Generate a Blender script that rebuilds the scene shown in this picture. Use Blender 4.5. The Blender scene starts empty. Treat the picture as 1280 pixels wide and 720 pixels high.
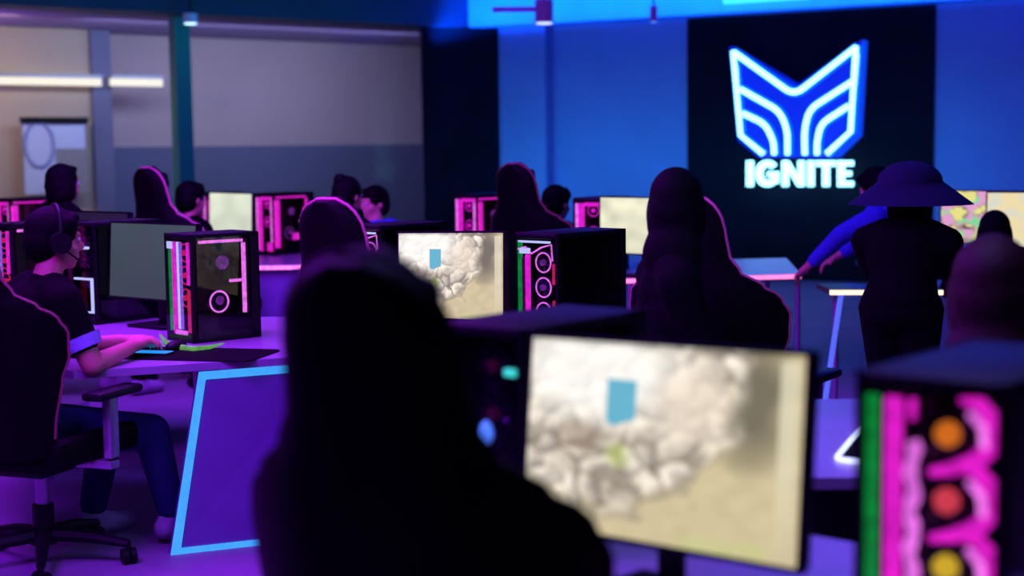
import bpy, bmesh, math, random
from mathutils import Vector, Matrix, noise
random.seed(7)
PI = math.pi
SC = bpy.context.scene
COL = SC.collection
R = math.radians

# ------------------------------------------------------------------ camera
F = 1849.0
CAMZ = 1.54
PITCH = math.atan((360 - 184) / F)
ROLL = R(0.7)
cam_d = bpy.data.cameras.new('camera')
cam = bpy.data.objects.new('camera', cam_d)
COL.objects.link(cam)
cam_d.sensor_width = 36.0
cam_d.lens = F / 1280 * 36
cam_d.clip_end = 200
CM = Matrix.Translation((0, 0, CAMZ)) @ Matrix.Rotation(PI / 2 - PITCH, 4, 'X') @ Matrix.Rotation(-ROLL, 4, 'Z')
cam.matrix_world = CM
cam_d.dof.use_dof = True
cam_d.dof.focus_distance = 5.9
cam_d.dof.aperture_fstop = 1.7
SC.camera = cam
RM = CM.to_3x3()

def ray(px, py):
    return RM @ Vector(((px - 640) / F, (360 - py) / F, -1))
def at(px, py, Y):
    d = ray(px, py)
    return Vector((0, 0, CAMZ)) + d * (Y / d.y)
def atz(px, py, z):
    d = ray(px, py)
    return Vector((0, 0, CAMZ)) + d * ((z - CAMZ) / d.z)

A40 = R(40)
E1 = Vector((math.cos(A40), -math.sin(A40), 0))
E2 = Vector((math.sin(A40), math.cos(A40), 0))
YAW = -A40

# ------------------------------------------------------------------ materials
def lin(c):
    return tuple(((x / 255) / 12.92 if x / 255 <= .04045 else ((x / 255 + .055) / 1.055) ** 2.4) for x in c)

def mat(name, rgb, rough=.6, metal=0., var=.15, scale=30., spec=.5, bump=0.):
    m = bpy.data.materials.new(name)
    m.use_nodes = True
    nt = m.node_tree
    b = nt.nodes['Principled BSDF']
    c = lin(rgb)
    n = nt.nodes.new('ShaderNodeTexNoise'); n.inputs['Scale'].default_value = scale
    tc = nt.nodes.new('ShaderNodeTexCoord')
    nt.links.new(tc.outputs['Object'], n.inputs['Vector'])
    cr = nt.nodes.new('ShaderNodeValToRGB')
    cr.color_ramp.elements[0].position = .3; cr.color_ramp.elements[1].position = .7
    cr.color_ramp.elements[0].color = tuple(x * (1 - var) for x in c) + (1,)
    cr.color_ramp.elements[1].color = tuple(min(1, x * (1 + var)) for x in c) + (1,)
    nt.links.new(n.outputs['Fac'], cr.inputs['Fac'])
    nt.links.new(cr.outputs['Color'], b.inputs['Base Color'])
    b.inputs['Roughness'].default_value = rough
    b.inputs['Metallic'].default_value = metal
    b.inputs['Specular IOR Level'].default_value = spec
    if bump:
        bp = nt.nodes.new('ShaderNodeBump'); bp.inputs['Strength'].default_value = bump
        bp.inputs['Distance'].default_value = .01
        nt.links.new(n.outputs['Fac'], bp.inputs['Height'])
        nt.links.new(bp.outputs['Normal'], b.inputs['Normal'])
    return m

def emi(name, rgb, strength=1., var=.0, scale=40.):
    m = bpy.data.materials.new(name)
    m.use_nodes = True
    nt = m.node_tree
    b = nt.nodes['Principled BSDF']
    c = lin(rgb)
    b.inputs['Base Color'].default_value = tuple(x * .3 for x in c) + (1,)
    b.inputs['Emission Color'].default_value = c + (1,)
    b.inputs['Emission Strength'].default_value = strength
    n = nt.nodes.new('ShaderNodeTexNoise'); n.inputs['Scale'].default_value = scale
    tc = nt.nodes.new('ShaderNodeTexCoord')
    nt.links.new(tc.outputs['Object'], n.inputs['Vector'])
    mr = nt.nodes.new('ShaderNodeMapRange')
    mr.inputs['From Min'].default_value = .3; mr.inputs['From Max'].default_value = .7
    mr.inputs['To Min'].default_value = strength * (1 - var); mr.inputs['To Max'].default_value = strength * (1 + var)
    nt.links.new(n.outputs['Fac'], mr.inputs['Value'])
    nt.links.new(mr.outputs['Result'], b.inputs['Emission Strength'])
    return m

def glass(name, tint=(235, 235, 245), refl=.06):
    m = bpy.data.materials.new(name)
    m.use_nodes = True
    nt = m.node_tree
    for n in list(nt.nodes):
        if n.type != 'OUTPUT_MATERIAL': nt.nodes.remove(n)
    out = [n for n in nt.nodes if n.type == 'OUTPUT_MATERIAL'][0]
    t = nt.nodes.new('ShaderNodeBsdfTransparent'); t.inputs['Color'].default_value = lin(tint) + (1,)
    g = nt.nodes.new('ShaderNodeBsdfGlossy'); g.inputs['Roughness'].default_value = .03
    mx = nt.nodes.new('ShaderNodeMixShader')
    lw = nt.nodes.new('ShaderNodeLayerWeight'); lw.inputs['Blend'].default_value = .5
    ns = nt.nodes.new('ShaderNodeTexNoise'); ns.inputs['Scale'].default_value = 3
    pw = nt.nodes.new('ShaderNodeMath'); pw.operation = 'POWER'; pw.inputs[1].default_value = 4
    ml = nt.nodes.new('ShaderNodeMath'); ml.operation = 'MULTIPLY_ADD'; ml.inputs[1].default_value = .4
    m2 = nt.nodes.new('ShaderNodeMath'); m2.operation = 'MULTIPLY'; m2.inputs[1].default_value = refl
    nt.links.new(lw.outputs['Facing'], pw.inputs[0]); nt.links.new(pw.outputs[0], ml.inputs[0])
    nt.links.new(ns.outputs['Fac'], m2.inputs[0]); nt.links.new(m2.outputs[0], ml.inputs[2])
    nt.links.new(ml.outputs[0], mx.inputs['Fac'])
    nt.links.new(t.outputs[0], mx.inputs[1]); nt.links.new(g.outputs[0], mx.inputs[2])
    nt.links.new(mx.outputs[0], out.inputs['Surface'])
    return m

def attr_emi(name, strength):
    m = bpy.data.materials.new(name)
    m.use_nodes = True
    nt = m.node_tree
    b = nt.nodes['Principled BSDF']
    b.inputs['Base Color'].default_value = (.01, .01, .01, 1)
    b.inputs['Roughness'].default_value = .5
    a = nt.nodes.new('ShaderNodeAttribute'); a.attribute_name = 'picture'
    nt.links.new(a.outputs['Color'], b.inputs['Emission Color'])
    b.inputs['Emission Strength'].default_value = strength
    return m

M = dict(
    black=mat('black_plastic', (16, 16, 19), .5, spec=.25),
    leather=mat('black_leatherette', (4, 4, 5), .6, var=.3, scale=60, bump=.2, spec=.1),
    maroon=mat('dark_plum_leatherette', (11, 6, 11), .65, var=.3, scale=60, bump=.2, spec=.12),
    fabric=mat('dark_fabric', (7, 6, 9), .9, var=.3, scale=80, bump=.3, spec=.1),
    navy=mat('navy_fabric', (20, 22, 60), .9, var=.3, scale=80, bump=.3, spec=.2),
    hatcloth=mat('dark_blue_hat_cloth', (8, 28, 62), .9, var=.2, scale=40, bump=.3),
    denim=mat('dark_denim', (28, 32, 84), .9, var=.3, scale=120, bump=.3, spec=.2),
    bluecloth=mat('blue_cloth', (50, 70, 190), .9, var=.2, scale=60, bump=.3),
    palecloth=mat('pale_cotton', (150, 160, 220), .9, var=.1, scale=60, bump=.3),
    skin=mat('skin', (205, 140, 120), .55, var=.06, scale=25),
    hair=mat('black_hair', (5, 4, 5), .75, var=.4, scale=90, bump=.25, spec=.12),
    redhair=mat('reddish_hair', (48, 18, 24), .6, var=.5, scale=120, bump=.3, spec=.2),
    silver=mat('brushed_metal', (175, 172, 185), .35, .7, var=.08),
    white=mat('white_plastic', (200, 200, 215), .5, var=.05),
    shoe=mat('grey_shoe', (150, 140, 165), .8, var=.15),
    piping=mat('pink_piping', (250, 120, 165), .45, var=.1),
    pipingdim=mat('dull_rose_piping', (150, 84, 90), .5, var=.1),
    desk=mat('desk_laminate', (150, 140, 165), .32, var=.06, scale=8),
    deskdark=mat('dark_laminate', (30, 28, 40), .4, var=.1),
    panel=mat('desk_panel', (120, 100, 160), .4, var=.06, scale=6),
    eye=mat('eye_white', (230, 225, 225), .3),
)
G_CASE = glass('case_glass', (225, 222, 232))
G_WALL = glass('partition_glass', (225, 228, 235), .006)
E = dict(
    cyan=emi('cyan_light', (64, 165, 250), 1.0, .08),
    ice=emi('ice_white_light', (200, 215, 255), 1.6),
    green=emi('green_light', (8, 165, 60), 1.0, .35, 60),
    pink=emi('magenta_light', (240, 34, 200), 1.5, .25, 50),
    palepink=emi('pale_pink_light', (250, 125, 235), 1.5, .3, 50),
    violet=emi('violet_light', (165, 110, 235), 1.1, .3, 60),
    red=emi('red_light', (235, 40, 90), 1.0, .3, 60),
    dimpurple=emi('dim_violet_glow', (130, 50, 150), .8, .5, 70),
    orange=emi('orange_light', (250, 135, 30), 1.2, .1),
    coral=emi('coral_light', (255, 80, 90), 1.1, .1),
    yellow=emi('yellow_light', (235, 200, 40), 1.3, .1),
    teal=emi('teal_light', (60, 215, 200), 1.1),
    blue=emi('blue_light', (80, 130, 255), 1.2),
    warm=emi('warm_light', (255, 236, 190), 1.4),
    deskpink=emi('desk_edge_pink_light', (255, 130, 190), 1.5),
    darkpink=emi('faint_plum_glow', (150, 25, 100), .12, .8, 50),
)

# ------------------------------------------------------------------ mesh helpers
import numpy as np
_ico = {}
def ico(sub):
    if sub not in _ico:
        b = bmesh.new(); bmesh.ops.create_icosphere(b, subdivisions=sub, radius=1)
        _ico[sub] = (np.array([v.co[:] for v in b.verts]), np.array([[v.index for v in f.verts] for f in b.faces])); b.free()
    return _ico[sub]
class MB:
    def __init__(s): s.bm = bmesh.new(); s.V, s.Fc, s.n = [], [], 0
    def _x(s, vs, mtx):
        if mtx is not None: bmesh.ops.transform(s.bm, matrix=mtx, verts=vs)
    def box(s, c, size, mtx=None, bevel=0.):
        r = bmesh.ops.create_cube(s.bm, size=1)
        vs = r['verts']
        bmesh.ops.scale(s.bm, vec=size, verts=vs)
        if bevel:
            es = list({e for v in vs for e in v.link_edges})
            bb = bmesh.ops.bevel(s.bm, geom=es, offset=bevel, segments=2, affect='EDGES', profile=.5)
            vs = list({v for f in bb['faces'] for v in f.verts} | {v for v in vs if v.is_valid})
        bmesh.ops.translate(s.bm, vec=c, verts=vs)
        s._x(vs, mtx); return s
    def cyl(s, c, r, h, axis='Z', r2=None, seg=24, mtx=None):
        q = bmesh.ops.create_cone(s.bm, cap_ends=True, segments=seg, radius1=r, radius2=r if r2 is None else r2, depth=h)
        m = {'Z': Matrix.Identity(4), 'X': Matrix.Rotation(PI / 2, 4, 'Y'), 'Y': Matrix.Rotation(PI / 2, 4, 'X')}[axis]
        m = Matrix.Translation(c) @ m
        bmesh.ops.transform(s.bm, matrix=m, verts=q['verts'])
        s._x(q['verts'], mtx); return s
    def ball(s, c, r, sub=2, mtx=None):
        if not hasattr(r, '__len__'): r = (r, r, r)
        V_, F_ = ico(sub)
        P = V_ * np.array(tuple(r)) + np.array(tuple(c))
        if mtx is not None:
            m = np.array(mtx); P = P @ m[:3, :3].T + m[:3, 3]
        s.V.append(P); s.Fc.append(F_ + s.n); s.n += len(P)
        return s
    def flush(s):
        if s.V:
            me = bpy.data.meshes.new('t')
            me.from_pydata(np.concatenate(s.V).tolist(), [], np.concatenate(s.Fc).tolist())
            s.bm.from_mesh(me); bpy.data.meshes.remove(me); s.V, s.Fc, s.n = [], [], 0
    def torus(s, c, r, t, axis='Y', seg=28, m=8):
        pts = []
        for i in range(seg):
            a = 2 * PI * i / seg
            p = {'Y': (math.cos(a), 0, math.sin(a)), 'Z': (math.cos(a), math.sin(a), 0), 'X': (0, math.cos(a), math.sin(a))}[axis]
            pts.append(Vector(c) + Vector(p) * r)
        return s.tube(pts, t, closed=True, seg=m)
    def tube(s, pts, r, closed=False, seg=8):
        pts = [Vector(p) for p in pts]; n = len(pts); rings = []
        up = None
        for i, p in enumerate(pts):
            a = pts[(i - 1) % n] if (closed or i > 0) else p
            b = pts[(i + 1) % n] if (closed or i < n - 1) else p
            t = (b - a).normalized()
            if up is None:
                up = Vector((0, 0, 1)) if abs(t.z) < .9 else Vector((1, 0, 0))
            x = t.cross(up)
            if x.length < 1e-4: x = t.cross(Vector((0, 1, 0)))
            x.normalize(); y = x.cross(t).normalized(); up = y
            rr = r[i] if hasattr(r, '__len__') else r
            rings.append([s.bm.verts.new(p + (x * math.cos(2 * PI * k / seg) + y * math.sin(2 * PI * k / seg)) * rr) for k in range(seg)])
        m = n if closed else n - 1
        for i in range(m):
            A, B = rings[i], rings[(i + 1) % n]
            for k in range(seg):
                try: s.bm.faces.new((A[k], A[(k + 1) % seg], B[(k + 1) % seg], B[k]))
                except ValueError: pass
        if not closed:
            s.bm.faces.new(rings[0][::-1]); s.bm.faces.new(rings[-1])
        return s
    def prism(s, poly, z0, z1, mtx=None):
        a = [s.bm.verts.new((x, y, z0)) for x, y in poly]
        b = [s.bm.verts.new((x, y, z1)) for x, y in poly]
        n = len(poly)
        s.bm.faces.new(a[::-1]); s.bm.faces.new(b)
        for i in range(n): s.bm.faces.new((a[i], a[(i + 1) % n], b[(i + 1) % n], b[i]))
        s._x(a + b, mtx); return s
    def slab(s, p, q, r_, t, th):
        """four corner points and a thickness vector"""
        th = Vector(th)
        a = [s.bm.verts.new(Vector(v)) for v in (p, q, r_, t)]
        b = [s.bm.verts.new(Vector(v) + th) for v in (p, q, r_, t)]
        s.bm.faces.new(a); s.bm.faces.new(b[::-1])
        for i in range(4): s.bm.faces.new((a[i], b[i], b[(i + 1) % 4], a[(i + 1) % 4]))
        return s
    def chain(s, pts, sub=2):
        """pts: list of (pos, r) -> dense overlapping balls"""
        for (p, r), (q, r2) in zip(pts, pts[1:]):
            p = Vector(p); q = Vector(q); L = (q - p).length
            n = max(1, int(L / (min(r, r2) * .4)))
            for i in range(n + 1):
                f = i / n
                s.ball(p.lerp(q, f), r + (r2 - r) * f, sub)
        return s
    def build(s, name, m, parent=None, smooth=True, ang=40):
        s.flush()
        bmesh.ops.recalc_face_normals(s.bm, faces=s.bm.faces)
        me = bpy.data.meshes.new(name); s.bm.to_mesh(me); s.bm.free()
        if smooth:
            me.shade_smooth()
            try: me.set_sharp_from_angle(angle=R(ang))
            except Exception: pass
        me.materials.append(m)
        o = bpy.data.objects.new(name, me); COL.objects.link(o)
        if parent is not None: o.parent = parent
        return o
    def fused(s, name, m, parent=None, voxel=.008, it=6):
        """overlapping volumes become one continuous smoothed surface"""
        s.flush()
        me = bpy.data.meshes.new(name); s.bm.to_mesh(me); s.bm.free()
        o = bpy.data.objects.new('tmp', me); COL.objects.link(o)
        r = o.modifiers.new('r', 'REMESH'); r.mode = 'VOXEL'; r.voxel_size = voxel
        k = o.modifiers.new('s', 'SMOOTH'); k.factor = .5; k.iterations = it
        dg = bpy.context.evaluated_depsgraph_get(); dg.update()
        me2 = bpy.data.meshes.new_from_object(o.evaluated_get(dg))
        bpy.data.objects.remove(o); bpy.data.meshes.remove(me)
        me2.name = name; me2.shade_smooth()
        me2.materials.clear(); me2.materials.append(m)
        o = bpy.data.objects.new(name, me2); COL.objects.link(o)
        if parent is not None: o.parent = parent
        return o

def thing(name, label, cat, loc=(0, 0, 0), rz=0., group=None):
    o = bpy.data.objects.new(name, None); COL.objects.link(o)
    o.empty_display_size = .1
    o.location = loc; o.rotation_euler = (0, 0, rz)
    o['label'] = label; o['category'] = cat
    if group: o['group'] = group
    return o
def tag(o, label, cat, group=None):
    o['label'] = label; o['category'] = cat
    if group: o['group'] = group
    return o
def struct(o):
    o['kind'] = 'structure'; return o
def dup(root, loc, rz, label, group=None, scale=None):
    r = root.copy(); COL.objects.link(r); r.location = loc; r.rotation_euler = (0, 0, rz); r['label'] = label
    if group: r['group'] = group
    if scale: r.scale = (scale,) * 3
    for ch in list(root.children):
        c = ch.copy(); COL.objects.link(c); c.parent = r
        for g in ch.children:
            d = g.copy(); COL.objects.link(d); d.parent = c
    return r

# ------------------------------------------------------------------ gaming chair
PROF = [(0, .215), (.15, .235), (.3, .27), (.42, .30), (.5, .305), (.57, .285), (.63, .235), (.69, .175), (.76, .145),
        (.85, .138), (.92, .128), (.97, .098), (1, .04)]
def prof(t):
    for (a, x), (b, y) in zip(PROF, PROF[1:]):
        if t <= b:
            f = (t - a) / (b - a); f = f * f * (3 - 2 * f) if .3 < t < .9 else f
            return x + (y - x) * f
    return PROF[-1][1]
def back_point(t, u, side, L=.88):
    w = prof(t); x = u * w
    wing = max(0, abs(x) - .12)
    y = 1.9 * wing * wing + .25 * wing
    th = .045 * (1 - abs(u) ** 4) + .012
    if side > 0: y += th * (.8 + .3 * math.sin(t * 9))
    else: y -= th * .8
    return Vector((x, y, t * L))
def make_chair(name, label, fab, pip, raise_=0., group='gaming chairs'):
    t = thing(name, label, 'gaming chair', group=None)
    if group: t['group'] = group
    z0 = .44 + raise_
    X = Matrix.Translation((0, -.24, z0 + .02)) @ Matrix.Rotation(R(11), 4, 'X')
    m = MB(); N, K = 44, 14
    g = {}
    for s_ in (1, -1):
        for i in range(N + 1):
            for j in range(K + 1):
                g[s_, i, j] = m.bm.verts.new(X @ back_point(i / N, j / K * 2 - 1, s_))
    for i in range(N):
        for j in range(K):
            m.bm.faces.new((g[1, i, j], g[1, i, j + 1], g[1, i + 1, j + 1], g[1, i + 1, j]))
            m.bm.faces.new((g[-1, i, j], g[-1, i + 1, j], g[-1, i + 1, j + 1], g[-1, i, j + 1]))
        for j in (0, K):
            m.bm.faces.new((g[1, i, j], g[1, i + 1, j], g[-1, i + 1, j], g[-1, i, j]))
    for j in range(K):
        for i in (0, N):
            m.bm.faces.new((g[1, i, j], g[1, i, j + 1], g[-1, i, j + 1], g[-1, i, j]))
    m.build('backrest', fab, t)
    per = [X @ ((back_point(i / N, -1, 1) + back_point(i / N, -1, -1)) / 2) for i in range(3, N + 1)] + \
          [X @ ((back_point(1, j / K * 2 - 1, 1) + back_point(1, j / K * 2 - 1, -1)) / 2) for j in range(1, K)] + \
          [X @ ((back_point(i / N, 1, 1) + back_point(i / N, 1, -1)) / 2) for i in range(N, 2, -1)]
    MB().tube(per, .0065, seg=6).build('piping', pip, t)
    m = MB(); m.box((0, .060, .79), (.19, .05, .10), bevel=.024, mtx=X); m.build('neck_pillow', fab, t)
    m = MB(); m.box((0, .02, z0), (.40, .50, .10), bevel=.035)
    for s_ in (-1, 1): m.box((s_ * .225, .02, z0 + .025), (.085, .50, .11), bevel=.035)
    m.build('seat', fab, t)
    for s_ in (-1, 1):
        a = MB().box((s_ * .315, .02, z0 + .225), (.09, .27, .032), bevel=.014).build('armrest', M['black'], t)
        MB().box((s_ * .315, 0, z0 + .10), (.035, .055, .23), bevel=.006).box((s_ * .25, 0, z0 - .04), (.16, .055, .03), bevel=.005).build('arm_post', M['silver'], a)
    MB().cyl((0, 0, (z0 - .05 + .14) / 2), .026, z0 - .05 - .10).build('gas_lift', M['silver'], t)
    MB().box((0, 0, z0 - .065), (.22, .28, .035), bevel=.01).cyl((0, 0, .17), .04, .12).build('tilt_plate', M['black'], t)
    m = MB(); m.cyl((0, 0, .11), .05, .06)
    for k in range(5):
        a = 2 * PI * k / 5 + .3; c, s_ = math.cos(a), math.sin(a)
        m.tube([(c * .03, s_ * .03, .115), (c * .18, s_ * .18, .105), (c * .32, s_ * .32, .078)], [.03, .024, .017], seg=8)
    m.build('star_base', M['black'], t)
    for k in range(5):
        a = 2 * PI * k / 5 + .3; c, s_ = math.cos(a), math.sin(a)
        Y = Matrix.Translation((c * .32, s_ * .32, .031)) @ Matrix.Rotation(a + .6, 4, 'Z')
        MB().cyl((.015, 0, 0), .03, .02, 'X', mtx=Y).cyl((-.015, 0, 0), .03, .02, 'X', mtx=Y).cyl((0, 0, .03), .009, .05, mtx=Y).build('caster', M['black'], t)
    return t

# position a chair from where the top of its back stands
def chair_loc(px, Y, yaw=YAW):
    p = at(px, 240, Y)
    d = Vector((-math.sin(yaw), math.cos(yaw), 0))
    q = Vector((p.x, p.y, 0)) + d * .40
    return q

c0 = make_chair('gaming_chair', 'large black gaming chair back in the foreground, blurred and facing away', M['leather'], M['leather'])
yw = R(-24); c0.location = chair_loc(437, 1.98, yw); c0.rotation_euler.z = yw; c0.scale = (.97, .95, 1.055)
c1 = make_chair('gaming_chair', 'dark plum gaming chair with pink edge piping, left of the rocky game monitor', M['maroon'], M['piping'])
yw = R(-30); c1.location = chair_loc(410, 5.05, yw); c1.rotation_euler.z = yw; c1.scale = (1, 1, 1.035)
c2 = dup(c1, chair_loc(858, 5.2, R(-33)), R(-33), 'dark gaming chair with pink piping on its flared right side, below the glowing sign', scale=1.035)
c3 = make_chair('gaming_chair', 'black gaming chair at the left edge holding the man with a headset', M['leather'], M['pipingdim'])
yw = R(-20); c3.location = (-1.77, 5.45, 0); c3.rotation_euler.z = yw
c4 = dup(c1, chair_loc(190, 9.6, R(-36)), R(-36), 'far gaming chair with pink rim, left of the pale blank monitor by the glass', scale=1.085)
c5 = make_chair('gaming_chair', 'far black gaming chair outlined against the bright blue wall', M['leather'], M['pipingdim'])
c5.location = chair_loc(647, 9.3, R(-36)); c5.rotation_euler.z = R(-36); c5.scale = (1.085,) * 3

# ------------------------------------------------------------------ PC tower
def make_pc(label, loc, yaw=YAW, style='mid', scale=1., H=.475, L=.42):
    W = .22
    t = thing('computer_tower', label, 'computer', loc, yaw, 'computer towers on the desks'); t.scale = (scale,) * 3
    x = W / 2; th = .008
    m = MB()
    m.box((0, L / 2, th / 2 + .012), (W, L, .024)).box((0, L / 2, H - .011), (W, L, .022), bevel=.004)
    m.box((-x + th / 2, L / 2, H / 2), (th, L, H)).box((0, L - th / 2, H / 2), (W, th, H))
    m.box((x - .006, .008, H / 2), (.012, .016, H)).box((x - .006, L - .03, H / 2), (.012, .06, H))
    m.box((-x + .006, .006, H / 2), (.012, .012, H)).box((.02, L / 2 + .06, .065), (W - .05, L - .13, .09))
    for sx in (-1, 1):
        for yy in (.04, L - .04): m.box((sx * .08, yy, .003), (.03, .05, .006))
    m.build('case', M['black'], t)
    MB().box((0, -.003, H / 2), (W - .016, .004, H - .03)).build('front_glass', G_CASE, t)
    MB().box((x + .002, L / 2 - .01, H / 2), (.004, L - .07, H - .03)).build('side_glass', G_CASE, t)
    MB().box((-x + .02, L / 2 + .04, H * .55), (.012, L * .6, .30)).box((-x + .04, L * .62, H * .62), (.03, .14, .012)).build('motherboard', M['deskdark'], t)
    c = dict(mid=dict(l='green', s1='palepink', s2='darkpink', ring='palepink', hub='dimpurple', wav=None),
             front=dict(l='green', s1='pink', s2='palepink', ring=None, hub=('orange', 'coral', 'yellow'), wav='pink'),
             left=dict(l='green', s1='pink', s2='violet', ring='red', hub='red', wav=None),
             far=dict(l='palepink', s1='pink', s2='palepink', ring='pink', hub='pink', wav='pink'),
             white=dict(l='darkpink', s1='darkpink', s2='darkpink', ring=None, hub='darkpink', wav=None),
             dim=dict(l='darkpink', s1='darkpink', s2='darkpink', ring=None, hub='darkpink', wav=None))[style]
    def strip(xa, xb, z0, z1, e, y=.016, name='led_strip'):
        MB().box(((xa + xb) / 2, y, (z0 + z1) / 2), (xb - xa, .012, z1 - z0), bevel=.002).build(name, E[e], t)
    zt = H - .035
    strip(-.104, -.081, .04, zt, c['l'])
    if style == 'mid':
        strip(-.098, .06, zt - .004, zt + .004, 'ice'); strip(-.062, -.042, .05, zt - .05, 'pink')
        MB().tube([(-.10, .012, zt - .03), (-.06, .012, zt - .02), (-.03, .012, zt - .045), (.02, .012, zt - .02), (.07, .012, zt - .008), (.075, .012, zt - .07)], .0035, seg=6).build('led_cable', E['palepink'], t)
        MB().box((-.065, .014, zt - .035), (.05, .012, .022), bevel=.003).build('led_block', E['ice'], t)
        for k in range(2): strip(.074, .082, zt - .16 - k * .14, zt - .08 - k * .14, 'red')
        strip(-.078, -.066, .05, zt - .06, 'darkpink')
    elif style == 'left':
        strip(-.07, -.05, .03, zt, 'pink'); strip(-.03, -.018, .05, zt, 'ice'); strip(-.01, .0, .05, zt, 'violet')
        strip(.05, .085, .04, .05 + .17, 'red'); strip(.05, .085, .24, zt, 'pink')
        strip(-.06, .03, .02, .045, 'palepink'); strip(-.104, -.06, zt - .03, zt, 'ice', y=.01)
    elif style == 'front':
        strip(-.07, -.046, .03, zt, 'pink'); strip(-.034, -.026, zt - .03, zt, 'pink')
        pts = [(-.028 + .004 * math.sin(i * 1.3), .014, zt - .06 - i * .012) for i in range(27)]
        MB().tube(pts, [.0095 + .002 * math.sin(i * 2.1) for i in range(27)]).build('led_tube', E['palepink'], t)
    elif style == 'far':
        strip(-.079, -.038, .03, zt, 'pink'); strip(-.037, .09, zt - .018, zt + .005, 'pink')
        strip(.065, .1, .10, zt - .02, 'palepink'); strip(.02, .1, .03, .095, 'pink')
        MB().box((x - .018, .055, H / 2), (.010, .05, H - .11), bevel=.002).box((x - .018, L - .075, H / 2 - .03), (.010, .045, H - .17), bevel=.002).box((x - .018, L * .6, .12), (.010, .09, .08), bevel=.002).build('side_light', E['pink'], t)
    elif style == 'white':
        strip(-.06, .075, .205, .215, 'ice'); strip(.06, .075, .05, .205, 'ice'); strip(-.05, .06, .05, .058, 'ice'); strip(-.07, -.03, .36, .372, 'ice'); strip(0, .05, .35, .362, 'ice')
    elif style == 'dim':
        MB().box((.085, .0, H - .085), (.03, .014, .016), bevel=.004).build('indicator', E['teal'], t)
        MB().ball((.02, .0, H - .21), (.017, .01, .026)).build('status_light', E['blue'], t)
    # fans behind the front glass
    for k in range(3 if style != 'far' else 2):
        zc = zt - (.078 if style == 'mid' else .045) - k * (.095 if style != 'far' else .14); xc = .021
        f = MB().torus((xc, .03, zc), .042, .006).box((xc, .045, zc), (.09, .012, .09)).build('fan', M['black'], t)
        b = MB()
        for q in range(7):
            a = 2 * PI * q / 7
            b.tube([(xc + math.cos(a) * .013, .027, zc + math.sin(a) * .013), (xc + math.cos(a + .5) * .037, .03, zc + math.sin(a + .5) * .037)], [.005, .009], seg=5)
        b.build('fan_blades', M['deskdark'], f)
        hub = c['hub'][k] if isinstance(c['hub'], tuple) else c['hub']
        MB().cyl((xc, .02, zc), .0175 if style == 'front' else .012, .012, 'Y').build('fan_hub', E[hub], f)
        if c['ring']:
            MB().torus((xc, .022, zc), .037, .0028).build('light_ring', E[c['ring']], f)
        if style == 'front':
            MB().tube([(xc + .02, .014, zc + .050), (xc + .048, .014, zc + .048), (xc + .062, .014, zc + .032), (xc + .062, .014, zc - .012),
                       (xc + .045, .014, zc - .032), (xc + .01, .014, zc - .048), (xc - .022, .014, zc - .056)],
                      [.004, .010, .014, .014, .012, .009, .006]).build('light_tube', E['pink'], f)
            MB().tube([(xc + .036, .006, zc + .035), (xc + .058, .004, zc + .018), (xc + .06, .004, zc - .01)],
                      [.005, .008, .007]).build('light_core', E['palepink'], f)
    # parts seen through the side glass
    if style in ('left', 'far'):
        e = 'palepink' if style != 'far' else 'pink'
        if style != 'mid':
            MB().box((x - .02, L / 2 - .01, H - .035), (.012, L - .12, .012)).box((x - .02, L - .065, H / 2 + .01), (.012, .016, H - .11)).build('side_led_frame', E[e], t)
            MB().box((x - .022, L - .10, .25), (.010, .07, .012)).build('card_light', E['palepink'], t)
        g1 = MB().cyl((x - .03, L * .48, .33), .034, .02, 'X').build('cooler', M['deskdark'], t)
        MB().cyl((x - .018, L * .48, .33), .030, .006, 'X').build('cooler_face', E['dimpurple'], g1)
        g2 = MB().cyl((x - .03, L * .42, .165), .052, .02, 'X').build('graphics_fan', M['deskdark'], t)
        MB().torus((x - .018, L * .42, .165), .044, .004, 'X').build('ring_light', E['palepink' if style == 'left' else 'dimpurple'], g2)
        MB().cyl((x - .018, L * .43, .17), .02, .006, 'X', seg=9).build('fan_face', E['dimpurple'], g2)
    MB().tube([(-.02, L, .36), (-.02, L + .05, .34), (-.02, L + .07, .22), (-.02, L + .04, .1), (-.02, L + .0, .06)], .005).build('power_cable', M['black'], t)
    return t

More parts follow.
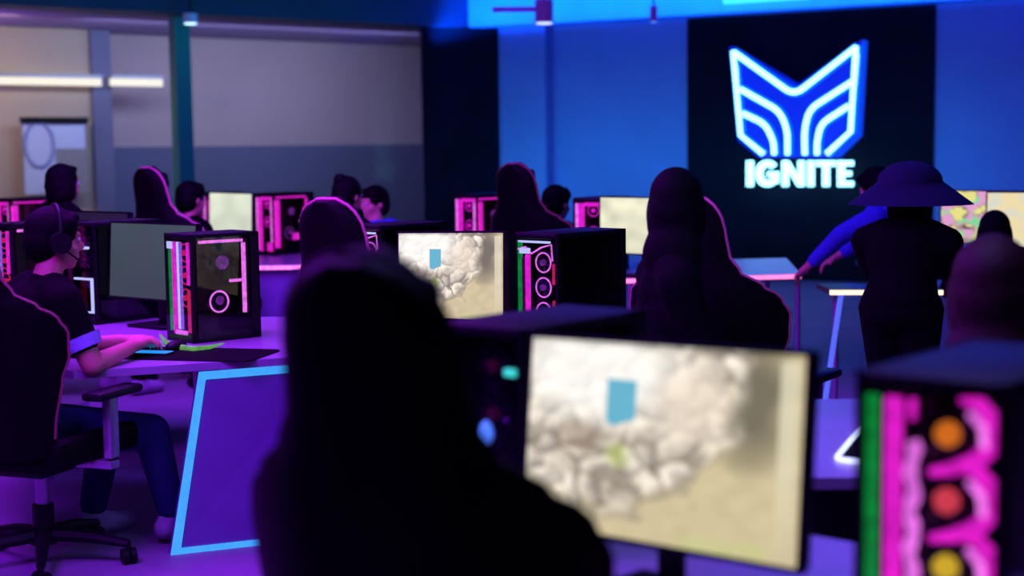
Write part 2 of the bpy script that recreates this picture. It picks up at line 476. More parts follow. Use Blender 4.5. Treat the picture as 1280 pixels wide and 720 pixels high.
# ------------------------------------------------------------------ screens
def value(x, y, z=0): return noise.noise(Vector((x, y, z)))
def game(u, v, seed=0):
    """picture of a rocky map; u to the right, v down"""
    wx = u + .05 * value(u * 7, v * 7, seed + 3); wy = v + .05 * value(u * 7, v * 7, seed + 9)
    sand = Vector((.58, .49, .28)) * (1 + .12 * value(u * 14, v * 14, 5))
    dark = Vector((.17, .155, .09))
    c = sand.copy()
    # shaded gully at the right
    k = max(0, 1 - ((wx - .84) / .15) ** 2 - ((wy - .24) / .42) ** 2)
    c = c.lerp(dark, min(1, k * 1.1))
    # rocks
    wig = .10 * value(u * 5, v * 5, 7) + .05 * value(u * 12, v * 12, 8)
    inside = min(.83 - u - .2 * max(0, v - .40) * 3 + wig, .88 - v - .55 * max(0, .22 - u) - .8 * max(0, u - .50) + wig)
    if inside > 0:
        wx = u + .11 * value(u * 5, v * 4, 3) + .03 * value(u * 16, v * 14, 4); wy = v + .11 * value(u * 5, v * 4, 13) + .03 * value(u * 16, v * 14, 14)
        d, pts = noise.voronoi(Vector((wx * 11, wy * 8.5, .5)))
        edge = min(1, (d[1] - d[0]) * 3.2)
        tone = .5 + .5 * value(pts[0].x * 3, pts[0].y * 3, 1)
        rock = Vector((.78, .71, .60)).lerp(Vector((.50, .44, .34)), tone)
        rock *= 1 + .30 * value(u * 42, v * 30, 4) + .25 * value(u * 18, v * 14, 6)
        lightside = (pts[0].x / 11 - wx) * 9 + (pts[0].y / 8.5 - wy) * 9
        rock *= 1 + .75 * max(-.8, min(.8, lightside))
        wh = max(0, 1 - ((u - .26) / .40) ** 2 - ((v - .16) / .30) ** 2)
        rock = rock.lerp(Vector((.98, .97, .90)), min(1, wh * 1.3) * .72)
        pk = max(0, 1 - ((u - .64) / .18) ** 2 - ((v - .28) / .24) ** 2)
        rock = rock.lerp(Vector((.84, .72, .56)), min(1, pk * 1.2) * .75)
        dk = max(0, min(1, .75 + 2 * value(u * 6, v * 6, 31))) * (1 - min(1, wh * 1.5)) * (1 - .8 * pk)
        c2_ = rock.lerp(Vector((.24, .20, .13)), dk * (1 - edge))
        c = c.lerp(c2_, min(1, inside * 14))
        c = c.lerp(Vector((.25, .22, .15)), .65 * max(0, 1 - abs(inside - .02) / .025) * (1 if v > .5 else .3))
    g = max(0, 1 - ((u - .36) / .06) ** 2 - ((v - .58) / .08) ** 2)
    c = c.lerp(Vector((.42, .50, .12)), min(1, g * 1.2) * .7)
    g = max(0, 1 - ((u - .20) / .10) ** 2 - ((v - .50) / .10) ** 2)
    c = c.lerp(Vector((.33, .24, .16)), min(1, g * 1.5) * .5)
    # flag-like blue banner
    if .31 < u < .42 and .19 < v < .43 - abs(u - .34) * .5:
        c = Vector((.12, .42, .55))
    if u > .92 and u < .98 and v > .04: c = c.lerp(Vector((.70, .65, .46)), .75 * min(1, (1.1 - v) * 1.5))
    if v < .025: c *= .75
    if v > .93 and .6 < u < .9: c = c.lerp(Vector((.5, .55, .2)), .5 + .5 * value(u * 30, v * 30))
    return c
def pale(u, v, seed=0):
    n = value(u * 3, v * 3, seed)
    return Vector((.72, .78, .62)) * (1 + .18 * n) * (1.05 - .25 * v)
def greygreen(u, v, seed=0):
    return Vector((.034, .058, .052)) * (1 + .5 * (1 - v) * .6 + .05 * value(u * 4, v * 4))
def creamy(u, v, seed=0):
    n = value(u * 5, v * 4, seed + 2)
    c = Vector((.80, .80, .55)) * (1 + .35 * n)
    return c.lerp(Vector((.62, .60, .44)), max(0, v - .45))
def colourful(u, v, seed=0):
    n = value(u * 7, v * 6, 11); m = value(u * 6, v * 8, 21)
    if n > .12: return Vector((.8, .75, .2))
    if n < -.18: return Vector((.75, .35, .6))
    if m > .2: return Vector((.2, .7, .3))
    return Vector((.8, .55, .5)) * (.6 + m)
def yellowish(u, v, seed=0):
    return Vector((.85, .72, .35)).lerp(Vector((.6, .7, .62)), max(0, value(u * 6, v * 6) + .2))

M['scr'] = attr_emi('screen_picture', 1.0)
M['scr_bright'] = attr_emi('bright_screen_picture', 1.12)
_sc = {}
def screen_mesh(fn, w, h, nu, nv, m):
    key = (fn.__name__, w)
    if key in _sc: return _sc[key]
    me = bpy.data.meshes.new('screen')
    vs, cs, fs = [], [], []
    for j in range(nv + 1):
        for i in range(nu + 1):
            vs.append((-w / 2 + w * i / nu, -.0, h * (1 - j / nv)))
            c = fn(i / nu, j / nv); cs += [max(0, c.x), max(0, c.y), max(0, c.z), 1]
    for j in range(nv):
        for i in range(nu):
            a = j * (nu + 1) + i
            fs.append((a, a + nu + 1, a + nu + 2, a + 1))
    me.from_pydata(vs, [], fs)
    ca = me.color_attributes.new('picture', 'FLOAT_COLOR', 'POINT')
    ca.data.foreach_set('color', cs)
    me.materials.append(m)
    _sc[key] = me
    return me
def make_monitor(label, loc, yaw, fn, res=(48, 27), w=.60, h=.338, top=.485, tilt=4, roll=0, m='scr', shell='black'):
    t = thing('monitor', label, 'monitor', loc, yaw, 'monitors on the desks')
    zb = top - h - .008
    X = Matrix.Translation((0, 0, zb)) @ Matrix.Rotation(R(-tilt), 4, 'X') @ Matrix.Translation((0, 0, h / 2)) @ Matrix.Rotation(R(roll), 4, 'Y') @ Matrix.Translation((0, 0, -h / 2))
    b = .009
    k = MB()
    k.box((0, .006, -b / 2), (w + 2 * b, .016, b), X).box((0, .006, h + b / 2), (w + 2 * b, .016, b), X)
    for s_ in (-1, 1): k.box((s_ * (w / 2 + b / 2), .006, h / 2), (b, .016, h), X)
    k.build('bezel', M['black'], t)
    MB().box((0, .024, h / 2), (w + 2 * b - .004, .02, h + 2 * b - .004), X, bevel=.004).box((0, .045, h / 2), (w * .7, .028, h * .6), X, bevel=.01).build('back_shell', M[shell], t)
    s = bpy.data.objects.new('screen', screen_mesh(fn, w, h, res[0], res[1], M[m])); COL.objects.link(s)
    s.parent = t; s.matrix_local = X
    MB().box((0, .07, zb * .5 + .08), (.05, .025, zb + .15), bevel=.006).build('stand_neck', M['black'], t)
    MB().box((0, .06, .007), (.26, .2, .014), bevel=.005).build('stand_base', M['black'], t)
    return t

DZ = .74
def on(px, py, Y):
    p = at(px, py, Y); return Vector((p.x, p.y, DZ))
SCRH = make_monitor('large blurred foreground monitor showing a pale rocky map with a blue banner', on(810, 500, 2.5), R(-41), game, (260, 146), roll=-1.2, m='scr_bright', tilt=7, top=.466, w=.572, h=.340)
make_monitor('sharper middle monitor showing the rocky game map beside a dark tower', on(562, 500, 5.85), R(-44), game, (260, 146), m='scr_bright', tilt=3, roll=-2, top=.472)
make_monitor('monitor with a plain grey-green screen beside the pink-lit tower', on(193, 500, 6.7), R(-38), greygreen, (20, 12), top=.48)
make_monitor('far monitor with a blank pale screen between two pink towers', on(294, 500, 11.2), R(-48), pale, (24, 14), tilt=2)
make_monitor('far monitor with a cream screen left of the long-haired head', on(800, 500, 9.0), R(-40), creamy, (40, 24), top=.49, tilt=2)
make_monitor('far right monitor with a yellowish picture at the right frame edge', on(1290, 500, 9.2), R(-30), yellowish, (30, 18))
make_monitor('far right monitor with a multicoloured picture behind a dark head', on(1222, 500, 9.6), R(-48), colourful, (40, 24))
make_monitor('dark switched-off monitor behind the head of the man with a headset', on(118, 500, 7.6), R(-38), lambda u, v, s=0: Vector((.01, .01, .02)), (4, 3), top=.50)

make_pc('foreground tower at right with green strip, magenta tubes and three coloured fans', on(1160, 500, 2.03), R(-40), 'front')
make_pc('middle tower with green edge and three pink-ringed fans, right of the rocky map', on(671, 500, 5.6), R(-42), 'mid')
make_pc('tower with pink light frame and glass side, right of the grey-green screen', on(228, 500, 6.2), R(-48), 'left', H=.455, L=.33)
make_pc('dark foreground tower with teal and blue lights behind the big chair', on(598, 500, 2.88), R(-40), 'dim', H=.452)
make_pc('mostly hidden tower between the plum chair and the rocky map monitor', on(458, 500, 6.35), R(-40), 'mid')
make_pc('far tower filled with magenta light, right of the blank pale screen', on(336, 500, 11.3), R(-40), 'far')
make_pc('far tower with pale violet lights, left of the blank pale screen', on(253, 500, 11.6), R(-30), 'far')
make_pc('far magenta tower in front of the black column', on(585, 500, 10.4), R(-40), 'far')
make_pc('far tower with magenta lights left of the cream screen', on(738, 500, 9.35), R(-25), 'far')
make_pc('far magenta tower at the left frame edge', on(12, 500, 10.8), R(-40), 'far')
make_pc('tower with faint lights between the seated man and the grey-green screen', on(106, 500, 6.9), R(-36), 'white')
make_pc('tower at the left frame edge behind the seated man', on(6, 500, 6.9), R(-40), 'left')

# ------------------------------------------------------------------ desks
def make_desk(label, poly, z=DZ, th=.03, top='desk', legs=(), led=None, ledcol='deskpink', panel=None, panelm='panel'):
    """poly: corner points (x, y); led: edge indices carrying a light strip; panel: edge indices with a modesty panel"""
    cx = sum(p[0] for p in poly) / len(poly); cy = sum(p[1] for p in poly) / len(poly)
    t = thing('desk', label, 'desk', (cx, cy, 0))
    P = [(p[0] - cx, p[1] - cy) for p in poly]
    MB().prism(P, z - th, z - .001).build('desk_top', M[top], t, smooth=False)
    for i in (led or ()):
        a = Vector(P[i] + (0,)); b = Vector(P[(i + 1) % len(P)] + (0,)); d = (b - a); n = Vector((d.y, -d.x, 0)).normalized()
        if n.dot(a + b) < 0: n = -n
        o = a + n * .001; q = b + n * .001
        MB().slab(o + Vector((0, 0, z - th + .0)), q + Vector((0, 0, z - th + .0)), q + Vector((0, 0, z - .004)), o + Vector((0, 0, z - .004)), n * .01).build('edge_light', E[ledcol], t, smooth=False)
    for i in (panel or ()):
        a = Vector(P[i] + (0,)); b = Vector(P[(i + 1) % len(P)] + (0,))
        n = -(a + b).normalized() * .06
        MB().slab(a + n + Vector((0, 0, .22)), b + n + Vector((0, 0, .22)), b + n + Vector((0, 0, z - th)), a + n + Vector((0, 0, z - th)), n.normalized() * .018).build('modesty_panel', M[panelm], t, smooth=False)
    for (x, y, dx, m_) in legs:
        x -= cx; y -= cy
        MB().tube([(x + dx, y, 0), (x, y, z - th)], .015 if m_ == 'legblue' else .018, seg=10).build('leg', M[m_], t)
    return t
def grid_poly(o, a0, a1, b0, b1):
    o = Vector((o[0], o[1], 0))
    return [tuple((o + E1 * a + E2 * b)[:2]) for a, b in ((a0, b0), (a1, b0), (a1, b1), (a0, b1))]
# foreground desk
make_desk('foreground desk carrying the large monitor and the brightly lit tower', grid_poly((.25, 2.47), -.72, 1.1, -.33, .62),
          legs=[((Vector((.25, 2.47, 0)) + E1 * a + E2 * b).x, (Vector((.25, 2.47, 0)) + E1 * a + E2 * b).y, 0, 'silver') for a in (-.65, 1.0) for b in (-.25, .55)])
# middle desk
o_ = Vector((-.26, 5.85, 0))
make_desk('middle desk carrying the rocky map monitor and a ringed-fan tower', grid_poly(o_, -.52, .62, -.35, .62),
          legs=[((o_ + E1 * a + E2 * b).x, (o_ + E1 * a + E2 * b).y, 0, 'silver') for a in (-.45, .55) for b in (-.28, .55)])
# left desk with the lit slanted panel
A = atz(92, 464, DZ); B = atz(372, 446, DZ)
ld = make_desk('left desk with violet top and a cyan-framed slanted end panel',
               [(A.x, A.y), (B.x, B.y), (B.x + .1, 7.1), (-2.5, 7.1), (-2.35, 6.1)],
               legs=[(-2.2, 6.9, 0, 'silver'), (-.85, 6.9, 0, 'silver')])
bl = atz(213, 694, .0); tl = at(248, 452, bl.y + .02); br = atz(400, 673, 0); tr = at(405, 445, br.y + .02)
tl.z = DZ - .035; tr.z = DZ - .035
lo = ld.location
bl.z = br.z = .0
bl, br, tl, tr = [v - lo for v in (bl, br, tl, tr)]
nn = (br - bl).cross(tl - bl).normalized()
if nn.y < 0: nn = -nn
lp = MB().slab(bl, br, tr, tl, nn * .03).build('end_panel', M['panel'], ld, smooth=False)
def lerp2(u, v): return (bl.lerp(br, u)).lerp(tl.lerp(tr, u), v)
fr = MB(); off = -nn * .004
for (a, b, c_, d) in ((.0, 0, .062, 1), (0, .955, 1, 1), (0, 0, 1, .035), (.95, 0, 1, 1)):
    fr.slab(lerp2(a, b) + off, lerp2(c_, b) + off, lerp2(c_, d) + off, lerp2(a, d) + off, nn * .003)
fr.build('light_frame', E['cyan'], lp, smooth=False)
# far left row
make_desk('far left desk with violet front panel under the blank pale monitor', [(-4.3, 10.3), (-1.42, 10.3), (-1.42, 12.1), (-4.3, 12.1)], led=(0,), ledcol='palepink', panel=(0,),
          legs=[(-4.2, 10.45, 0, 'silver'), (-1.52, 10.45, 0, 'silver'), (-4.2, 12.0, 0, 'silver'), (-1.52, 12.0, 0, 'silver')])
make_desk('far middle desk carrying the magenta tower by the black column', [(-.85, 10.1), (.1, 10.1), (.1, 11.2), (-.85, 11.2)], top='deskdark', panel=(0,), panelm='deskdark',
          legs=[(-.8, 10.2, 0, 'silver'), (.05, 10.2, 0, 'silver'), (-.8, 11.1, 0, 'silver'), (.05, 11.1, 0, 'silver')])
# desks behind the right-hand chair
q1 = atz(742, 352, DZ - .015); q2 = atz(1001, 345, DZ - .015)
make_desk('far desk with a pink lit edge below the cream screen', [(q1.x, q1.y), (q2.x, q2.y), (q2.x + .15, q2.y + 1.3), (q1.x + .1, q1.y + 1.3)], led=(0,), top='desk',
          legs=[(at(788, 380, q1.y + .05).x, q1.y + .05, 0, 'silver'), (at(997, 380, q2.y + .05).x, q2.y + .05, 0.0, 'silver'), (q1.x + .2, q1.y + 1.2, 0, 'silver'), (q2.x, q2.y + 1.2, 0, 'silver')])
q1 = atz(1037, 365, DZ - .015); q2 = atz(1110, 366, DZ - .015)
E['legblue'] = emi('blue_leg_glow', (90, 110, 250), .9)  # blue light on the plain leg, put in as emission
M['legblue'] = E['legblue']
make_desk('small far desk with a warm lit edge and slanted blue-lit leg', [(q1.x, q1.y), (q2.x + .3, q2.y), (q2.x + .3, q2.y + .35), (q1.x, q1.y + .35)], led=(0,), ledcol='warm', top='deskdark',
          legs=[(q1.x + .07, q1.y + .03, -.10, 'legblue'), (q1.x + .1, q1.y + .3, 0, 'silver'), (q2.x + .2, q2.y + .05, 0, 'silver'), (q2.x + .2, q2.y + .3, 0, 'silver')])
make_desk('far right desk carrying the two bright screens by the blue wall', [(2.35, 8.9), (4.0, 8.9), (4.0, 10.1), (2.35, 10.1)], top='deskdark',
          legs=[(2.45, 9.0, 0, 'silver'), (3.9, 9.0, 0, 'silver'), (2.45, 10.0, 0, 'silver'), (3.9, 10.0, 0, 'silver')])
make_desk('right desk holding the mouse pad with a glowing edge', [(.62, 3.50), (2.2, 3.50), (2.3, 4.6), (.66, 4.6)],
          panel=(0,), panelm='deskdark', legs=[(.75, 3.65, 0, 'silver'), (2.1, 3.65, 0, 'silver'), (2.2, 4.5, 0, 'silver'), (.75, 4.5, 0, 'silver')])
make_desk('left rear desk carrying a dark monitor behind the seated man', [(-3.6, 7.3), (-1.5, 7.3), (-1.5, 8.2), (-3.6, 8.2)], top='deskdark',
          legs=[(-3.5, 7.4, 0, 'silver'), (-1.6, 7.4, 0, 'silver'), (-3.5, 8.1, 0, 'silver'), (-1.6, 8.1, 0, 'silver')])
make_desk('far left corner desk carrying the magenta tower at the frame edge', [(-4.9, 8.9), (-3.55, 8.9), (-3.5, 10.2), (-4.9, 10.2)], top='deskdark', z=DZ,
          legs=[(-4.8, 9.0, 0, 'silver'), (-3.65, 9.0, 0, 'silver'), (-4.8, 10.1, 0, 'silver'), (-3.65, 10.1, 0, 'silver')])

# ------------------------------------------------------------------ small things on the desks
def rounded(w, d, r, n=6):
    P = []
    for cx, cy, a0 in ((w / 2 - r, d / 2 - r, 0), (-w / 2 + r, d / 2 - r, 90), (-w / 2 + r, -d / 2 + r, 180), (w / 2 - r, -d / 2 + r, 270)):
        for i in range(n + 1):
            a = R(a0 + 90 * i / n); P.append((cx + r * math.cos(a), cy + r * math.sin(a)))
    return P
def make_pad(label, loc, rz, w, d, led):
    t = thing('mouse_pad', label, 'mouse pad', loc, rz)
    MB().prism(rounded(w, d, .04), 0, .004).build('mat', M['fabric'], t, smooth=False)
    if led: MB().tube([(x, y, .006) for x, y in rounded(w, d, .04)], .0075, closed=True, seg=8).build('edge_light', E[led], t)
    return t
def make_keyboard(label, loc, rz, e=None):
    t = thing('keyboard', label, 'keyboard', loc, rz)
    MB().box((0, 0, .010), (.44, .14, .018), bevel=.004).build('keyboard_body', M['black'], t)
    m = MB()
    for r_ in range(5):
        for c_ in range(15): m.box((-.2 + c_ * .0285, -.052 + r_ * .026, .023), (.023, .021, .008))
    m.build('keys', M['deskdark'] if not e else E[e], t, smooth=False)
    return t
make_pad('wide dark mouse mat on the violet left desk', (-1.40, 5.83, DZ), R(-14), .90, .34, None)
make_keyboard('dark keyboard in front of the man with a headset', (-1.66, 5.98, DZ + .004), R(-20))
p = atz(192, 440, DZ + .012)
ph = thing('phone', 'phone with a lit cyan screen lying by the keyboard', 'phone', (p.x, p.y, DZ + .004), R(-14))
MB().prism(rounded(.15, .078, .012), 0, .008).build('phone_body', M['black'], ph, smooth=False)
E['phonecyan'] = emi('phone_screen', (20, 150, 235), 1.0)
MB().prism(rounded(.142, .070, .01), .008, .0095).build('phone_screen', E['phonecyan'], ph, smooth=False)
gp = [atz(x, y, DZ + .012) for x, y in ((200, 418), (206, 427), (222, 434), (242, 436), (262, 434), (280, 429))]
E['greenpale'] = emi('green_cable_glow', (110, 190, 80), .55, .3)
o = MB().tube([(v.x, v.y, DZ + .012) for v in gp], [.004, .010, .013, .012, .009, .003]).build('light_cable', E['greenpale'])
tag(o, 'glowing green cable curling in front of the pink-lit glass tower', 'cable')
pd = make_pad('mouse pad with a glowing white edge left of the foreground tower', (1.13, 3.94, DZ), R(-21.5), .40, .74, 'ice')
def make_mouse(label, loc, rz, m):
    t = thing('computer_mouse', label, 'mouse', loc, rz)
    MB().ball((0, 0, .012), (.032, .055, .024)).build('mouse_body', m, t)
    MB().cyl((0, .03, .032), .007, .006, 'X').build('scroll_wheel', M['deskdark'], t)
    return t
p = atz(190, 452, DZ)
make_mouse('dark mouse under the hand of the man with a headset', (-1.36, 5.93, DZ + .004), R(-30), M['black'])

# pink round mat/headset blob on the far desk left of the hair
p = atz(772, 338, DZ)
hs = thing('headset', 'pink headset lying on the far desk left of the dark-haired person', 'headset', (p.x, p.y + .35, DZ + .001), R(20))
E['hotpink'] = mat('hot_pink_plastic', (240, 30, 150), .4)
for s_ in (-1, 1): MB().cyl((s_ * .075, 0, .045), .045, .035, 'X').build('ear_cup', E['hotpink'], hs)
MB().tube([(math.cos(a) * .085, .0 + .10 * math.sin(a), .045 + .02 * math.sin(a)) for a in [PI * i / 12 for i in range(13)]], .010).build('headband', E['hotpink'], hs)

# ------------------------------------------------------------------ people
def person(label, loc, rz, joints=None, seat=.47, lean=.06, stand=False, head_yaw=0., head_pitch=0., hair='short', hairm='hair',
           shirt='fabric', trousers='fabric', arms='type', headset=False, hat=False, cuffs=False, sleeve='long', vox=.011, hands=None, name='person'):
    t = thing(name, label, 'person', loc, rz)
    if stand:
        hz = .93; J = dict(pel=(0, -.02, hz), wa=(0, .0 + lean * .3, hz + .17), ch=(0, lean * .7, hz + .36), nk=(0, lean, hz + .53), hd=(0, lean + .03, hz + .68))
        knees = [(-.10, .03, .50), (.10, .03, .50)]; ank = [(-.11, -.01, .09), (.11, -.01, .09)]
    else:
        hz = seat + .09; J = dict(pel=(0, -.06, hz), wa=(0, -.03, hz + .18), ch=(0, lean * .6, hz + .36), nk=(0, lean, hz + .52), hd=(0, lean + .04, hz + .66))
        knees = [(-.13, .42, seat + .05), (.13, .42, seat + .05)]; ank = [(-.14, .46, .09), (.14, .50, .09)]
    if joints:
        for k, v in joints.items():
            if k in J: J[k] = v
        knees = joints.get('knees', knees); ank = joints.get('ank', ank)
    ch = Vector(J['ch']); nk = Vector(J['nk']); pel = Vector(J['pel']); wa = Vector(J['wa']); hd = Vector(J['hd'])
    sh = [nk + Vector((s_ * .175, -.015, -.065)) for s_ in (-1, 1)]
    if joints and 'elb' in joints: elb, wr = joints['elb'], joints['wr']
    elif stand: elb = [(-.25, .02, sh[0].z - .28), (.25, .02, sh[0].z - .28)]; wr = [(-.25, .16, sh[0].z - .48), (.25, .16, sh[0].z - .48)]
    else: elb = [(-.25, .12, seat + .26), (.25, .12, seat + .26)]; wr = [(-.17, .36, seat + .30), (.17, .36, seat + .30)]
    elb = [Vector(v) for v in elb]; wr = [Vector(v) for v in wr]
    HX = Matrix.Translation(hd) @ Matrix.Rotation(R(head_yaw), 4, 'Z') @ Matrix.Rotation(R(head_pitch), 4, 'X')
    def hp(x, y, z): return HX @ Vector((x, y, z))
    b = MB()
    # torso
    for (p, r) in ((pel, (.155, .115, .11)), (pel.lerp(wa, .5), (.14, .105, .11)), (wa, (.13, .095, .11)), (wa.lerp(ch, .5), (.145, .10, .12)), (ch, (.16, .105, .12)), (ch.lerp(nk, .5), (.15, .09, .08))):
        b.ball(p, r, 3)
    b.chain([(nk + Vector((0, -.01, -.06)), .06), (hd + Vector((0, -.015, -.07)), .052)])
    for k in (0, 1):
        b.chain([(sh[k].lerp(nk, .45), .062), (sh[k], .058), (elb[k], .043), (wr[k], .028)])
        hj = pel + Vector(((-1, 1)[k] * .085, .01, -.02))
        b.chain([(hj, .088), (Vector(knees[k]), .058), (Vector(ank[k]) , .04)])
        a = Vector(ank[k]); b.chain([(a + Vector((0, -.02, -.035)), .035), (a + Vector((0, .13, -.05)), .028)])
        # hand: palm, four fingers and a thumb
        d = (wr[k] - elb[k]).normalized()
        if hands and hands[k]: d = Vector(hands[k]).normalized()
        side = d.cross(Vector((0, 0, 1)))
        if side.length < .2: side = Vector((1, 0, 0))
        side.normalize(); dn = side.cross(d).normalized()
        if dn.z > 0: dn = -dn
        inner = side if (side.x > 0) == (k == 0) else -side
        pm = wr[k] + d * .05
        b.chain([(wr[k], .026), (pm + side * .018, .021), (pm + d * .035 + side * .02, .017)]); b.chain([(wr[k], .026), (pm - side * .018, .021), (pm + d * .035 - side * .02, .017)])
        for q, (off_, ln) in enumerate(((.032, .066), (.011, .078), (-.011, .072), (-.032, .056))):
            r0 = pm + d * .035 + side * off_ * (1 if inner == side else -1)
            b.chain([(r0, .0105), (r0 + d * ln * .5 + side * off_ * .15, .0095), (r0 + d * ln * .85 + dn * ln * .35, .008), (r0 + d * ln * .95 + dn * ln * .6, .007)], 1)
        b.chain([(pm - d * .02 + inner * .02, .014), (pm + inner * .048 + d * .005, .011), (pm + inner * .055 + d * .035 + dn * .015, .009)], 1)
    # head
    b.ball(hp(0, 0, .012)[:], .001, 1)
    b.ball((0, -.008, .02), (.074, .094, .092), 3, mtx=HX)
    b.ball((0, .03, -.045), (.056, .060, .068), 3, mtx=HX)
    b.ball((0, .06, -.092), (.026, .024, .020), 2, mtx=HX)
    b.ball((0, .098, -.022), (.012, .018, .020), 2, mtx=HX); b.ball((0, .090, .006), (.010, .010, .022), 2, mtx=HX)
    b.ball((0, .086, -.060), (.022, .010, .007), 2, mtx=HX); b.ball((0, .084, -.072), (.019, .010, .007), 2, mtx=HX)
    for s_ in (-1, 1):
        b.ball((s_ * .076, -.005, -.012), (.010, .018, .030), 2, mtx=HX)
        b.ball((s_ * .032, .078, .024), (.024, .010, .008), 2, mtx=HX)
        b.ball((s_ * .045, .058, -.035), (.018, .018, .022), 2, mtx=HX)
    b.fused('body', M['skin'], t, vox)
    for s_ in (-1, 1):
        MB().ball((s_ * .031, .080, .004), (.012, .008, .008), 2, mtx=HX).build('eye', M['eye'], t)
    # shirt
    s = MB()
    for (p, r) in ((pel + Vector((0, 0, .02)), (.17, .13, .10)), (pel.lerp(wa, .5), (.156, .122, .11)), (wa, (.148, .115, .11)), (wa.lerp(ch, .5), (.162, .118, .12)), (ch, (.176, .122, .12)), (ch.lerp(nk, .5), (.165, .108, .085))):
        s.ball(p, r, 3)
    for k in (0, 1):
        if sleeve == 'long': s.chain([(sh[k].lerp(nk, .45), .078), (sh[k], .074), (elb[k], .056), (elb[k].lerp(wr[k], .85), .042)])
        else: s.chain([(sh[k].lerp(nk, .45), .078), (sh[k], .074), (sh[k].lerp(elb[k], .62), .064)])
    s.chain([(nk + Vector((0, -.01, -.06)), .072), (nk + Vector((0, -.008, -.02)), .064)])
    sh_o = s.fused('shirt', M[shirt], t, max(.011, vox))
    if cuffs:
        for k in (0, 1):
            a = sh[k].lerp(elb[k], .56); q = sh[k].lerp(elb[k], .74)
            MB().tube([a, q], [.076, .068], seg=24).build('sleeve_cuff', M['palecloth'], sh_o)
    s = MB()
    s.ball(pel + Vector((0, 0, -.03)), (.17, .13, .10), 3)
    for k in (0, 1):
        hj = pel + Vector(((-1, 1)[k] * .085, .01, -.02))
        s.chain([(hj, .103), (Vector(knees[k]), .075), (Vector(ank[k]) + Vector((0, 0, .04)), .058)])
    s.fused('trousers', M[trousers], t, max(.012, vox))
    for k in (0, 1):
        a = Vector(ank[k])
        MB().chain([(a + Vector((0, -.03, -.036)), .046), (a + Vector((0, .06, -.040)), .045), (a + Vector((0, .15, -.048)), .038)]).ball(a + Vector((0, 0, 0)), (.048, .055, .045)).fused('shoe', M['shoe'], t, .01)
    # hair
    h = MB()
    h.ball((0, -.016, .034), (.086, .102, .094), 3, mtx=HX); h.ball((0, -.05, -.01), (.082, .07, .085), 3, mtx=HX)
    if hair == 'short':
        for s_ in (-1, 1): h.ball((s_ * .06, .02, .055), (.03, .05, .04), 2, mtx=HX)
        h.ball((0, .055, .085), (.06, .035, .025), 2, mtx=HX)
    if hair in ('bob', 'long'):
        for s_ in (-1, 1): h.ball((s_ * .068, -.01, -.03), (.032, .055, .085), 2, mtx=HX)
        h.ball((0, -.045, -.06), (.09, .065, .08), 3, mtx=HX); h.ball((0, .05, .09), (.06, .04, .022), 2, mtx=HX)
    if hair == 'long':
        h.ball((0, -.07, -.16), (.10, .06, .12), 3, mtx=HX); h.ball((0, -.085, -.28), (.11, .05, .14), 3, mtx=HX)
    if hair == 'bun':
        h.ball((0, -.07, .10), (.045, .045, .045), 2, mtx=HX)
    h.fused('hair', M[hairm], t, .009)
    if headset:
        hsx = MB().tube([HX @ Vector((math.cos(a) * .094, -.005, .02 + .110 * math.sin(a))) for a in [PI * i / 18 for i in range(19)]], .009).build('headset_band', M['black'], t)
        for s_ in (-1, 1): MB().cyl((s_ * .096, -.005, -.01), .040, .03, 'X', mtx=HX).build('ear_cup', M['black'], hsx)
        MB().tube([HX @ Vector(v) for v in ((.10, .02, -.04), (.09, .07, -.075), (.05, .105, -.08))], .004).build('microphone', M['black'], hsx)
    if hat:
        MB().ball((0, -.01, .08), (.14, .14, .09), 3, mtx=HX).cyl((0, 0, .04), .27, .12, r2=.11, seg=32, mtx=HX).build('hat', M['hatcloth'], t)
    return t

# the man with a headset in the left chair
yw = R(-42)
person('seated man in a dark t-shirt wearing a headset, one arm on the armrest', (-1.83, 5.47, 0), R(-46), seat=.46, lean=.06, head_yaw=-12, head_pitch=-4, hair='short', headset=True,
       shirt='fabric', trousers='denim', sleeve='short', cuffs=True, vox=.007,
       joints=dict(nk=(0, .10, 1.06), hd=(.0, .15, 1.215), ch=(0, .04, .91), elb=[(-.26, .14, .77), (.25, .15, .76)], wr=[(-.02, .42, .80), (.10, .40, .79)],
                   knees=[(-.12, .40, .45), (.12, .46, .45)], ank=[(-.14, .34, .10), (.14, .52, .10)]))
person('far person with dark hood-like hair standing out against the pale notice panel', Vector((at(62, 240, 9.0).x, 9.0, 0)), R(-40), seat=.60, hair='bob', shirt='fabric')
person('far person mostly hidden behind the pink-rimmed chair by the glass', Vector((at(224, 240, 9.85).x, 9.85, 0)), R(-40), seat=.47, hair='short')
person('dark-haired person seen above the plum chair with pink piping', Vector((at(421, 240, 9.2).x, 9.2, 0)), R(-40), seat=.50, hair='bun')
person('smaller person in blue with a lit face turned left, beyond the plum chair', Vector((at(472, 250, 10.0).x, 10.0, 0)), R(20), seat=.42, hair='short', shirt='bluecloth', head_yaw=110)
person('far person hidden behind the black chair against the blue wall', Vector((at(684, 240, 9.62).x, 9.62, 0)), R(-40), seat=.42, hair='short', shirt='navy')
person('dark long-haired person seated just left of the pink-piped chair below the sign', Vector((at(839, 240, 4.78).x, 4.78, 0)), R(-84), seat=.54, lean=.0, hair='long', shirt='fabric', head_yaw=64,
       joints=dict(elb=[(-.17, .08, .86), (.17, .08, .86)], wr=[(-.08, .24, .84), (.08, .24, .84)], nk=(0, .0, 1.17), hd=(0, .02, 1.345)))
st = thing('stool', 'low black stool under the long-haired person', 'stool', Vector((at(826, 240, 4.78).x, 4.76, 0)))
MB().cyl((0, 0, .45), .19, .05, seg=32).build('seat', M['leather'], st)
MB().cyl((0, 0, .22), .03, .42).cyl((0, 0, .012), .2, .024, seg=32).build('pedestal', M['silver'], st)
